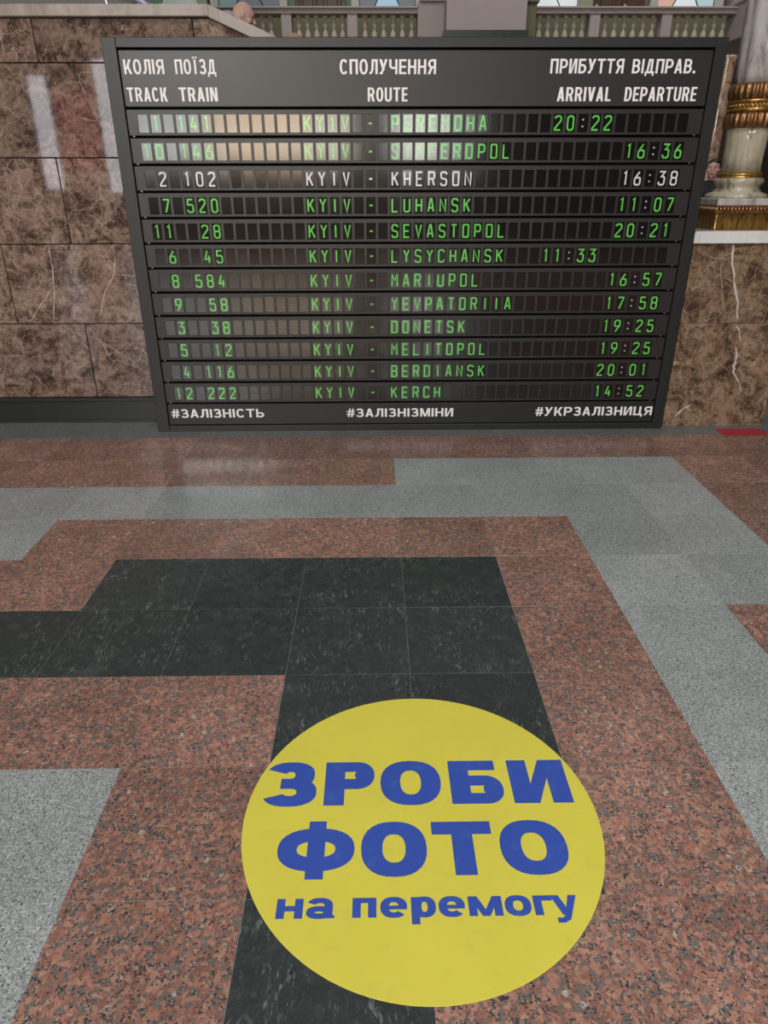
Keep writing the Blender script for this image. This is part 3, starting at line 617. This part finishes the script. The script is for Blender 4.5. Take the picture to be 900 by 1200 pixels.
# ------------------------------------------------------------------ TORCHIERE on the pier
tx, ty = 2.272, 4.76
lamp = empty('column_lamp', (tx, ty, 1.232)); setp(lamp, 'marble and gilded bronze lamp column standing on the pier right of the board', 'lamp')
Z = 1.232
mb = MB(); mb.box(-.165, .165, -.165, .165, .004, .098); mb.box(-.19, .19, -.19, .19, 0, .006); mb.build('brass_box', M['brass'], lamp, bevel=.003)
for sxx in (-1, 1):
    for syy in (-1, 1):
        mb = MB(); x = sxx * .175; y = syy * .175; mb.lathe([(.022, .0), (.014, .02), (.012, .07), (.02, .098)], x, y, 12); mb.build('leg', M['brass'], lamp, smooth=True)
mb = MB(); mb.box(-.20, .20, -.20, .20, .098, .116); mb.box(-.195, .195, -.195, .195, .128, .138)
for i in range(18):
    for s_ in (-1, 1):
        t_ = -.19 + .38 * i / 17; mb.ball((t_, s_ * .197, .122), .0105, seg=8, rings=5); mb.ball((s_ * .197, t_, .122), .0105, seg=8, rings=5)
mb.build('beaded_moulding', M['bronze'], lamp, smooth=False)
mb = MB(); mb.box(-.188, .188, -.188, .188, .138, .178); mb.build('plinth', M['lampstone2'], lamp, bevel=.004)
mb = MB(); mb.lathe([(.178, .178), (.172, .20), (.135, .215), (.122, .235), (.128, .25), (.142, .27), (.135, .29)], 0, 0, 48, 24, .03); mb.build('carved_base', M['lampstone'], lamp, smooth=True)
mb = MB(); mb.lathe([(.128, .288), (.13, .296), (.122, .300), (.13, .306), (.13, .314), (.116, .322)], 0, 0, 40); mb.build('collar', M['brass'], lamp, smooth=True)
mb = MB(); mb.lathe([(.114, .322), (.113, .40), (.116, .50), (.118, .572)], 0, 0, 64, 16, .012); mb.build('lower_shaft', M['lampstone'], lamp, smooth=True)
def lobed(z0, z1, r, n, name):
    mb = MB(); h = z1 - z0; mb.lathe([(r * .86, z0), (r * .97, z0 + h * .12), (r, z0 + h * .5), (r * .98, z0 + h * .85), (r * .86, z1)], 0, 0, 144, n, .035); return mb.build(name, M['bronze'], lamp, smooth=True)
lobed(.560, .642, .146, 24, 'leaf_ring'); lobed(.705, .79, .148, 24, 'leaf_ring')
mb = MB(); mb.lathe([(.125, .64), (.138, .648), (.138, .660), (.128, .664), (.128, .688), (.138, .692), (.138, .703), (.125, .71)], 0, 0, 48)
for i in range(36):
    a = 2 * math.pi * i / 36; mb.ball((.131 * math.cos(a), .131 * math.sin(a), .676), .010, seg=8, rings=5)
mb.build('bead_ring', M['brass'], lamp, smooth=True)
mb = MB(); mb.lathe([(.112, .785), (.122, .83), (.130, 1.0), (.14, 1.2), (.146, 1.6), (.15, 1.95)], 0, 0, 80, 10, .03); mb.build('upper_shaft', M['lampstone2'], lamp, smooth=True)
mb = MB(); mb.lathe([(.15, 1.95), (.17, 1.97), (.17, 2.0), (.10, 2.03)], 0, 0, 40); mb.build('capital', M['brass'], lamp, smooth=True)
mb = MB(); mb.ball((0, 0, 2.22), .2, seg=24, rings=14); mb.build('globe', emis('lamp_glass', (1, .92, .8), 2.0), lamp, smooth=True)

# ------------------------------------------------------------------ STAIRS behind the left wall
stairs = empty('stairs'); structure(stairs); stairs['label'] = 'stairs behind the left marble wall'
for i in range(8):
    a = 1.73 - .4 * i; b_ = a - .4 if i < 7 else -6; mb = MB(); mb.box(b_, a, 4.93, 7.6, .164 * i if i else 0, .164 * (i + 1)); mb.build('step', M['cap'], stairs)
mb = MB(); mb.box(-6, -1.07, 4.93, 7.6, 0, 1.148); mb.build('landing', M['cap'], stairs)

# ------------------------------------------------------------------ GALLERY at the back
G = empty('gallery', (0, 0, 0)); structure(G); G['label'] = 'stone gallery with balustrade at the back of the hall'
mb = MB(); mb.box(-12, 12, 13.75, 16.4, 2.85, 3.15); mb.build('slab', M['plaster'], G)
mb = MB(); mb.box(-12, 1.18, 13.85, 14.15, 3.15, 3.52); mb.box(2.45, 6.05, 13.85, 14.15, 3.15, 3.52); mb.build('base_rail', M['plaster'], G, bevel=.01)
mb = MB(); mb.box(-12, .78, 13.84, 14.16, 4.02, 4.10); mb.box(2.7, 6.05, 13.84, 14.16, 4.02, 4.10); mb.box(-12, .78, 13.80, 14.2, 4.085, 4.115); mb.box(2.7, 6.05, 13.80, 14.2, 4.085, 4.115); mb.build('hand_rail', M['plaster'], G, bevel=.006)
for x in (-4.2, -2.95, -1.42, -.33, 3.70, 4.90):
    mb = MB(); mb.box(x - .085, x + .085, 13.86, 14.14, 3.15, 4.03); mb.build('post', M['plaster'], G, bevel=.006)
mb = MB(); mb.box(.75, 1.20, 13.80, 14.2, 3.15, 4.17); mb.box(.78, 1.30, 13.76, 14.24, 4.17, 4.215); mb.build('end_block', M['plaster'], G, bevel=.01)
mb = MB(); mb.box(2.46, 2.71, 13.82, 14.2, 3.15, 4.16); mb.box(2.44, 2.74, 13.78, 14.24, 4.16, 4.21); mb.build('end_block', M['plaster_g'], G, bevel=.01)
bprof = [(.054, 0), (.054, .03), (.022, .042), (.028, .10), (.047, .142), (.042, .170), (.022, .192), (.024, .208), (.044, .245), (.052, .30), (.042, .36), (.028, .42), (.052, .45), (.055, .5)]
mb = MB(); mb.lathe([(r, .5 - z) for r, z in reversed(bprof)], 0, 0, 12); bal = mb.mesh('baluster', M['baluster'], smooth=True)
def fill(xs):
    for x in xs: link('baluster', bal, G, (x, 14.0, 3.52))
def span(a, b_, n): return [a + (b_ - a) * (i + .5) / n for i in range(n)]
fill(span(-4.11, -3.04, 7)); fill(span(-2.86, -1.75, 7)); fill([-1.69]); fill(span(-1.30, -.42, 6)); fill(span(-.20, .74, 6))
fill(span(2.73, 3.60, 6)); fill(span(3.83, 4.79, 6)); fill(span(5.05, 5.98, 6)); fill(span(-5.9, -4.3, 10))
# side wing of the gallery coming toward the viewer on the right
mb = MB(); mb.prism([(6.03, 3.64), (6.35, 3.64), (6.35, 4.16), (6.03, 4.16)], 11.2, 14.2); mb.box(6.0, 6.4, 11.2, 14.2, 4.14, 4.19); mb.build('side_parapet', M['plaster'], G, bevel=.01)
mb = MB(); mb.box(5.95, 12, 12.4, 14.2, 3.2, 3.62); mb.build('side_beam', M['darkwall'], G)
# big central pier
mb = MB(); mb.box(1.18, 2.45, 13.3, 14.4, 3.70, 8.8); mb.build('trim_2', M['plaster']); structure(bpy.data.objects['trim_2'])
mb = MB(); mb.box(1.14, 2.49, 13.26, 14.44, 3.60, 3.70); mb.box(1.18, 2.45, 13.3, 14.4, 0, 3.6); o = mb.build('trim_3', M['greenstone']); structure(o)
# wall under the gallery
mb = MB(); mb.box(-12, 12, 14.9, 15.1, 0, 2.85); structure(mb.build('wall_passage', M['darkwall']))

mb = MB(); mb.box(-12, 12, 16.25, 16.35, 3.15, 4.43); structure(mb.build('trim_13', M['plaster_g']))
# back wall with stained-glass windows and wooden doors (Y = 16.5)
mb = MB(); mb.box(-12, 12, 16.6, 16.8, 2.8, 9.2); wf = structure(mb.build('wall_front', M['green_wall']))
for z0, z1 in ((0, 9.2),):
    mb = MB(); mb.box(-12.2, -12, -15, 17, 0, 9.2); structure(mb.build('wall_side', M['wall']))
    mb = MB(); mb.box(12, 12.2, -15, 17, 0, 9.2); structure(mb.build('wall_far_side', M['darkwall']))
mb = MB(); mb.box(-12.2, 12.2, -15.2, 17.2, 9.2, 9.4); structure(mb.build('ceiling', M['ceil']))
PANE = {c: emis('pane_' + c, v, s) for c, v, s in (('blue', (.42, .72, .95), .75), ('teal', (.30, .50, .48), .35), ('white', (.85, .92, .95), .95), ('pink', (.95, .55, .42), .8), ('clear', (.62, .82, .85), .8), ('dim', (.25, .33, .38), .3))}
def stained(n, x0, x1, cols, label):
    w_ = empty('window_%d' % n, ((x0 + x1) / 2, 16.5, 3.9)); structure(w_); w_['label'] = label
    W = x1 - x0; hw = W / 2; H = 3.4; z0 = .64
    mb = MB()
    for a in ((-hw - .16, -hw, .52, H + .2), (hw, hw + .16, .52, H + .2), (-hw - .16, hw + .16, .52, z0), (-hw - .16, hw + .16, H, H + .2)): mb.box(a[0], a[1], -.10, .10, a[2], a[3])
    mb.build('window_frame', M['wframe'], w_, bevel=.01)
    R = W / 3.9; dz = R * math.sqrt(3); leads = MB(); rnd = random.Random(n)
    pm = {}
    for c in range(-3, 4):
        for r_ in range(-1, 9):
            cx = c * 1.5 * R; cz = z0 + .02 + r_ * dz + (dz / 2 if c % 2 else 0)
            pts = [(cx + R * math.cos(math.radians(60 * i)), cz + R * math.sin(math.radians(60 * i))) for i in range(6)]
            q = pts      # clip to the opening
            for ax, lim, sgn in ((0, -hw, 1), (0, hw, -1), (1, z0, 1), (1, H, -1)):
                o2 = []
                for i in range(len(q)):
                    A, B = q[i], q[(i + 1) % len(q)]; ia, ib = (A[ax] - lim) * sgn >= 0, (B[ax] - lim) * sgn >= 0
                    if ia: o2.append(A)
                    if ia != ib:
                        t_ = (lim - A[ax]) / (B[ax] - A[ax]); o2.append((A[0] + t_ * (B[0] - A[0]), A[1] + t_ * (B[1] - A[1])))
                q = o2
                if len(q) < 3: break
            if len(q) < 3: continue
            mb = MB(); mb.prism(q, -.004, .004); mb.build('pane', PANE[rnd.choice(cols)], w_)
            for i in range(len(q)): 
                A, B = q[i], q[(i + 1) % len(q)]
                if math.dist(A, B) > .01: leads.tube((A[0], -.008, A[1]), (B[0], -.008, B[1]), .013, seg=4)
    leads.build('lead_strip', M['lead'], w_)
stained(1, -2.98, -1.80, ['teal', 'dim', 'teal'], 'leaded window with teal panes above the left balustrade')
stained(2, -.25, .84, ['dim', 'blue', 'dim'], 'leaded window with pale blue panes left of the big stone pier')
stained(3, 2.75, 4.02, ['blue', 'white', 'clear'], 'bright blue leaded window right of the big stone pier')
stained(4, 5.58, 6.70, ['white', 'pink', 'clear'], 'leaded window with pink and white panes at the right')
def door(n, x0, x1, label):
    d = empty('door_%d' % n, ((x0 + x1) / 2, 16.5, 3.15)); structure(d); d['label'] = label; hw = (x1 - x0) / 2
    mb = MB(); mb.box(-hw, hw, -.03, .05, 0, 3.6); mb.build('door_leaf', M['wood'], d)
    for s_ in (-1, 1):
        for z0 in (.25, 1.25, 2.25):
            mb = MB(); a, b_ = (.06, hw - .08) if s_ > 0 else (-hw + .08, -.06); mb.box(a, b_, -.06, -.03, z0, z0 + .8); mb.box(a + .07, b_ - .07, -.08, -.06, z0 + .07, z0 + .73); mb.build('door_panel', M['wood'], d, bevel=.015)
door(1, -1.50, -.52, 'brown wooden double door between the two left windows'); door(2, 4.30, 5.34, 'dark brown wooden door between the two right windows'); door(3, 1.05, 1.5, 'narrow brown wooden door left of the stone pier')
mb = MB(); mb.box(4.03, 4.27, 16.30, 16.62, 3.15, 8.9); structure(mb.build('trim_4', M['cream']))
mb = MB(); mb.box(-3.6, -3.18, 16.3, 16.62, 3.15, 8.9); structure(mb.build('trim_5', M['cream']))
mb = MB(); mb.box(6.95, 8.2, 16.2, 16.62, 3.15, 8.9); structure(mb.build('trim_6', M['plaster']))
# polished pilaster seen in the gap between board and lamp, and dark strip beside it
mb = MB(); mb.lathe([(.17, 0), (.17, .1), (.125, .16), (.12, 3.0), (.135, 3.15), (.135, 3.2)], 5.30, 12.2, 40); structure(mb.build('trim_7', M['pilaster'], smooth=True))
mb = MB(); mb.box(5.46, 5.66, 12.25, 12.6, 0, 3.2); structure(mb.build('trim_8', M['darkwall']))

# small glass lamps along the gallery rail
def dome_lamp(x, y, zb, s_, label, floor_z):
    o = empty('glass_lamp', (x, y, floor_z)); setp(o, label, 'lamp', 'small glass dome lamps on the gallery'); h = zb - floor_z
    mb = MB(); mb.lathe([(.12 * s_, 0), (.12 * s_, .03), (.03 * s_, .06), (.03 * s_, h)], 0, 0, 12); mb.build('pole', M['brass'], o, smooth=True)
    mb = MB(); mb.lathe([(.13 * s_, h), (.125 * s_, h + .03 * s_), (.095 * s_, h + .09 * s_), (.03 * s_, h + .13 * s_), (.008 * s_, h + .17 * s_)], 0, 0, 16); mb.build('lamp_shade', emis('dome_glass', (.62, .74, .66), .42), o, smooth=True)
dome_lamp(3.87, 14.5, 4.16, .7, 'small pale glass dome lamp above the right balustrade, the left of two', 3.15)
dome_lamp(4.36, 14.5, 4.16, .7, 'small pale glass dome lamp above the right balustrade, the right of two', 3.15)
dome_lamp(-2.26, 10.0, 3.33, 1.75, 'large white glass lamp shade behind the top of the left marble wall', 0)
# sloping metal rail seen above the left wall
mb = MB(); mb.tube((-2.60, 8.0, 3.30), (-1.86, 8.0, 2.86), .035, seg=14); mb.build('stair_rail', M['silver']); setp(bpy.data.objects['stair_rail'], 'shiny bluish metal handrail sloping down behind the left marble wall', 'handrail')
for x in (-2.5, -1.95): 
    z = 3.30 - .5946 * (x + 2.6); mb = MB(); mb.tube((x, 8.0, 0), (x, 8.0, z), .018); mb.build('rail_post', M['silver'], bpy.data.objects['stair_rail'])
mb = MB(); mb.box(-6, -2.42, 8.6, 8.9, 0, 5.5); structure(mb.build('trim_9', plain('grey_paint', (.22, .22, .21), .7)))

# ------------------------------------------------------------------ HALL BEHIND THE CAMERA (what the polished flaps and marble mirror)
YW = -14.5
mb = MB(); mb.box(-12, 12, YW - .2, YW, 0, 9.2); wb = structure(mb.build('wall_back', M['wall']))
def lit(n, x0, x1, z0, z1, col, s_, cols=1, rws=2):
    w_ = empty('window_%d' % n, ((x0 + x1) / 2, YW, z0)); structure(w_); hw = (x1 - x0) / 2; H = z1 - z0
    mt = emis('daylight_glass_%d' % n, col, s_)
    for i in range(cols):
        for k in range(rws):
            a = -hw + 2 * hw * i / cols + .02; b_ = -hw + 2 * hw * (i + 1) / cols - .02; c = H * k / rws + .05; d = H * (k + 1) / rws - .05
            mb = MB(); mb.box(a, b_, .02, .04, c, d); mb.build('pane', mt, w_)
    mb = MB()
    for i in range(cols + 1): x = -hw + 2 * hw * i / cols; mb.box(x - .03, x + .03, 0, .09, 0, H)
    for k in range(rws + 1): z = H * k / rws; mb.box(-hw - .05, hw + .05, 0, .09, z - .05, z + .05)
    mb.build('window_frame', M['wood'], w_)
lit(5, -7.2, -4.68, 1.95, 4.6, (.90, .92, .86), 10, 2, 2)
lit(6, -4.68, -2.12, 1.95, 4.6, (1.0, .78, .56), 14, 2, 2)
lit(7, -2.12, -.6, 1.95, 4.6, (1.0, .90, .76), 12, 1, 2)
lit(8, .55, 1.95, 1.95, 4.6, (1.0, .96, .92), 16, 1, 2)
lit(9, 2.05, 2.95, 1.95, 4.6, (.85, .95, .85), 8, 1, 2)
lit(10, -8.15, -7.45, 1.2, 4.8, (.92, .94, 1.0), 9.0, 1, 1)
lit(11, -10.1, -9.5, 1.3, 4.4, (.92, .94, 1.0), 9.0, 1, 1)
mb = MB(); mb.box(-9.4, -8.25, YW, YW + .05, 1.9, 4.0); structure(mb.build('trim_10', emis('red_lit_sign', (.9, .06, .12), 1.6)))
mb = MB(); mb.box(-7.2, 3.1, YW, YW + .06, 0, 1.85); structure(mb.build('trim_11', plain('light_oak', (.24, .15, .11), .5)))
mb = MB(); mb.box(3.2, 12, YW, YW + .06, 0, 6); structure(mb.build('trim_12', M['darkwall']))

# ------------------------------------------------------------------ PEOPLE
def remeshed(mb, vox, name, mat, parent, smooth_it=4):
    me = mb.mesh(name + '_raw', mat); o = bpy.data.objects.new(name, me); COL.objects.link(o)
    r = o.modifiers.new('r', 'REMESH'); r.mode = 'VOXEL'; r.voxel_size = vox; r.use_smooth_shade = True
    s_ = o.modifiers.new('s', 'SMOOTH'); s_.factor = .5; s_.iterations = smooth_it
    dg = bpy.context.evaluated_depsgraph_get(); me2 = bpy.data.meshes.new_from_object(o.evaluated_get(dg))
    o.modifiers.clear(); o.data = me2; me2.name = name
    if not me2.materials: me2.materials.append(mat)
    for p_ in me2.polygons: p_.use_smooth = True
    o.parent = parent; return o
def chain(mb, pts):
    for (a, ra), (b_, rb) in zip(pts, pts[1:]): mb.tube(a, b_, ra, rb, 14)
    for a, ra in pts: mb.ball(a, ra, seg=14, rings=8)
def person(loc, rz, H, skin, top, bottom, label, hair=None, pitch=0.0, hairlong=False, beard=None, stride=.18, front=None, lean=0.0):
    o = empty('person', loc, rz); setp(o, label, 'person'); k = H / 1.75
    V = lambda x, y, z: (x * k, y * k, z * k)     # faces +Y
    hc = Vector(V(0, .035 + .05 * math.sin(pitch) + lean, 1.635 - lean * .75)); R = Matrix.Rotation(-pitch, 3, 'X')
    hp = lambda x, y, z: hc + R @ Vector((x * k, y * k, z * k))
    b = MB()
    b.ball(hc, (.076 * k, .094 * k, .098 * k), seg=28, rings=20, rot=R); b.ball(hp(0, .022, -.055), (.056 * k, .068 * k, .066 * k), seg=22, rings=14, rot=R)
    b.ball(hp(0, .062, -.098), .022 * k); b.ball(hp(0, .080, .028), (.045 * k, .018 * k, .014 * k), rot=R)
    b.tube(hp(0, .092, .012), hp(0, .118, -.026), .007 * k, .014 * k, 10); b.ball(hp(0, .112, -.027), (.017 * k, .013 * k, .011 * k), rot=R); b.ball(hp(0, .088, -.062), (.024 * k, .012 * k, .011 * k), rot=R)
    for s_ in (-1, 1): b.ball(hp(s_ * .078, -.004, -.008), (.010 * k, .018 * k, .031 * k), rot=R); b.ball(hp(s_ * .045, .062, -.028), .024 * k)
    chain(b, [(hp(0, -.02, -.05), .056 * k), (V(0, -.015, 1.47), .058 * k), (V(0, 0, 1.38), .09 * k)])
    T = [(V(0, 0, 1.36), .115 * k), (V(0, .0, 1.18), .125 * k), (V(0, 0, 1.02), .115 * k), (V(0, 0, .92), .13 * k)]
    chain(b, T)
    arms = {}
    for s_ in (-1, 1):
        sh_, el, wr = V(s_ * .19, -.01, 1.40), V(s_ * .245, -.03 - s_ * .05, 1.12), V(s_ * .255, .07 - s_ * .10, .87); arms[s_] = (sh_, el, wr)
        chain(b, [(V(s_ * .05, 0, 1.39), .08 * k), (sh_, .058 * k), (el, .042 * k), (wr, .027 * k)])
        pd = (Vector(wr) - Vector(el)).normalized(); pm = Vector(wr) + pd * .05 * k
        b.ball(pm, (.020 * k, .040 * k, .048 * k), seg=12, rings=8)
        for i, ln in enumerate((.066, .076, .072, .058)):
            f0 = Vector(wr) + pd * .085 * k + Vector((0, (.028 - .019 * i) * k, 0)); f1 = f0 + pd * ln * .55 * k + Vector((-s_ * .006 * k, 0, 0)); f2 = f1 + (pd + Vector((-s_ * .5, 0, 0))).normalized() * ln * .45 * k
            chain(b, [(f0, .0098 * k), (f1, .009 * k), (f2, .008 * k)])
        t0 = Vector(wr) + pd * .03 * k + Vector((0, .03 * k, 0)); t1 = t0 + pd * .035 * k + Vector((0, .022 * k, 0)); chain(b, [(t0, .013 * k), (t1, .011 * k), (t1 + pd * .028 * k, .009 * k)])
    legs = {}
    for s_ in (-1, 1):
        hip, kn, an = V(s_ * .09, 0, .90), V(s_ * .095, s_ * stride * .45 + .04, .49), V(s_ * .10, s_ * stride * .6 - .02, .09); legs[s_] = (hip, kn, an)
        chain(b, [(hip, .092 * k), (kn, .058 * k), (an, .038 * k)]); chain(b, [(Vector(an) - Vector((0, 0, .03 * k)), .036 * k), (Vector(an) + Vector((0, .13 * k, -.055 * k)), .028 * k)])
    remeshed(b, .0075, 'body', skin, o, 3)
    c = MB(); chain(c, [(V(0, 0, 1.41), .10 * k), (V(0, 0, 1.30), .15 * k), (V(0, 0, 1.12), .152 * k), (V(0, 0, .95), .155 * k), (V(0, 0, .84), .16 * k)])
    for s_ in (-1, 1):
        sh_, el, wr = arms[s_]; chain(c, [(V(s_ * .06, 0, 1.37), .11 * k), (sh_, .078 * k), (el, .060 * k), (Vector(el).lerp(Vector(wr), .92), .045 * k)])
    if lean: chain(c, [(V(0, 0, 1.36), .13 * k), (V(0, lean * .36, 1.475), .096 * k)])
    else: c.lathe([(.075 * k, 1.40 * k), (.08 * k, 1.47 * k), (.086 * k, 1.495 * k)], 0, -.015 * k, 20)
    remeshed(c, .013, 'jacket', top, o, 3)
    c = MB()
    for s_ in (-1, 1):
        hip, kn, an = legs[s_]; chain(c, [(hip, .112 * k), (kn, .078 * k), (an, .062 * k)])
    chain(c, [(V(-.06, 0, .93), .12 * k), (V(.06, 0, .93), .12 * k)])
    remeshed(c, .014, 'trousers', bottom, o, 3)
    for s_ in (-1, 1):
        an = Vector(legs[s_][2]); c = MB(); chain(c, [(an + Vector((0, -.03 * k, -.045 * k)), .045 * k), (an + Vector((0, .06 * k, -.05 * k)), .042 * k), (an + Vector((0, .15 * k, -.06 * k)), .032 * k)])
        c.box(an.x - .045 * k, an.x + .045 * k, an.y - .07 * k, an.y + .18 * k, 0, .025 * k); remeshed(c, .010, 'shoe', M['base'], o, 2)
    for s_ in (-1, 1):
        c = MB(); c.ball(hp(s_ * .030, .082, .008), (.012 * k, .008 * k, .0065 * k), rot=R); c.build('eye', M['base'], o, smooth=True)
    c = MB(); c.ball(hp(0, .101, -.062), (.022 * k, .005 * k, .0035 * k), rot=R); c.build('mouth', plain('lips', (.3, .09, .08), .5), o, smooth=True)
    if hair:
        c = MB(); c.ball(hp(0, -.014, .018), (.085 * k, .095 * k, .098 * k), seg=24, rings=16, rot=R)
        if hairlong: c.ball(hp(0, -.05, -.07), (.075 * k, .055 * k, .10 * k), seg=18, rings=12, rot=R)
        # cut the face free
        c.v = [tuple(v) for v in c.v]; keep = []
        inv = R.inverted()
        me_f = []; me_m = []
        for f, mi in zip(c.f, c.mi):
            q = sum(((inv @ (Vector(c.v[i]) - hc)) / k for i in f), Vector()) / len(f)
            if (q.y > .035 and q.z < .062) or (q.z < -.06 and q.y > -.01): continue
            me_f.append(f); me_m.append(mi)
        c.f, c.mi = me_f, me_m; h_ = c.build('hair', hair, o, smooth=True); so = h_.modifiers.new('t', 'SOLIDIFY'); so.thickness = .006
    if front:
        c = MB(); c.ball(V(-.05, .165, 1.22), (.07 * k, .012 * k, .085 * k), seg=20, rings=10); c.build('print', front, o, smooth=True)
    return o
jg = plain('light_grey_jacket', (.38, .40, .43), .7, bmp=.2); dk = plain('dark_coat', (.012, .012, .018), .7); tr0 = plain('dark_trousers', (.03, .03, .04), .8)
hb = plain('dark_hair', (.015, .012, .012), .5); hs = plain('blond_hair', (.42, .27, .18), .6)
person((-1.30, 7.3, 1.312), math.radians(-80), 1.72, M['skin2'], jg, tr0, 'bald man in a light grey jacket looking down on the stairs behind the board', pitch=.35, lean=.13)
person((-.70, 7.0, 1.148 - .164), math.radians(-90), 1.655, M['skin2'], dk, tr0, 'person with light hair on the stairs, only the crown showing above the board', hair=hs, pitch=.2)
person((4.42, 10.0, 0), math.radians(150), 1.78, M['skin2'], dk, tr0, 'person in dark clothes with a pale print, standing far behind the lamp column', hair=hb, front=plain('lilac_print', (.5, .4, .62), .6), stride=.05)
person((5.03, 10.2, 0), math.radians(20), 1.80, M['skin2'], dk, tr0, 'person in dark clothes at the right edge, far behind the lamp column', hair=hb, stride=.08)
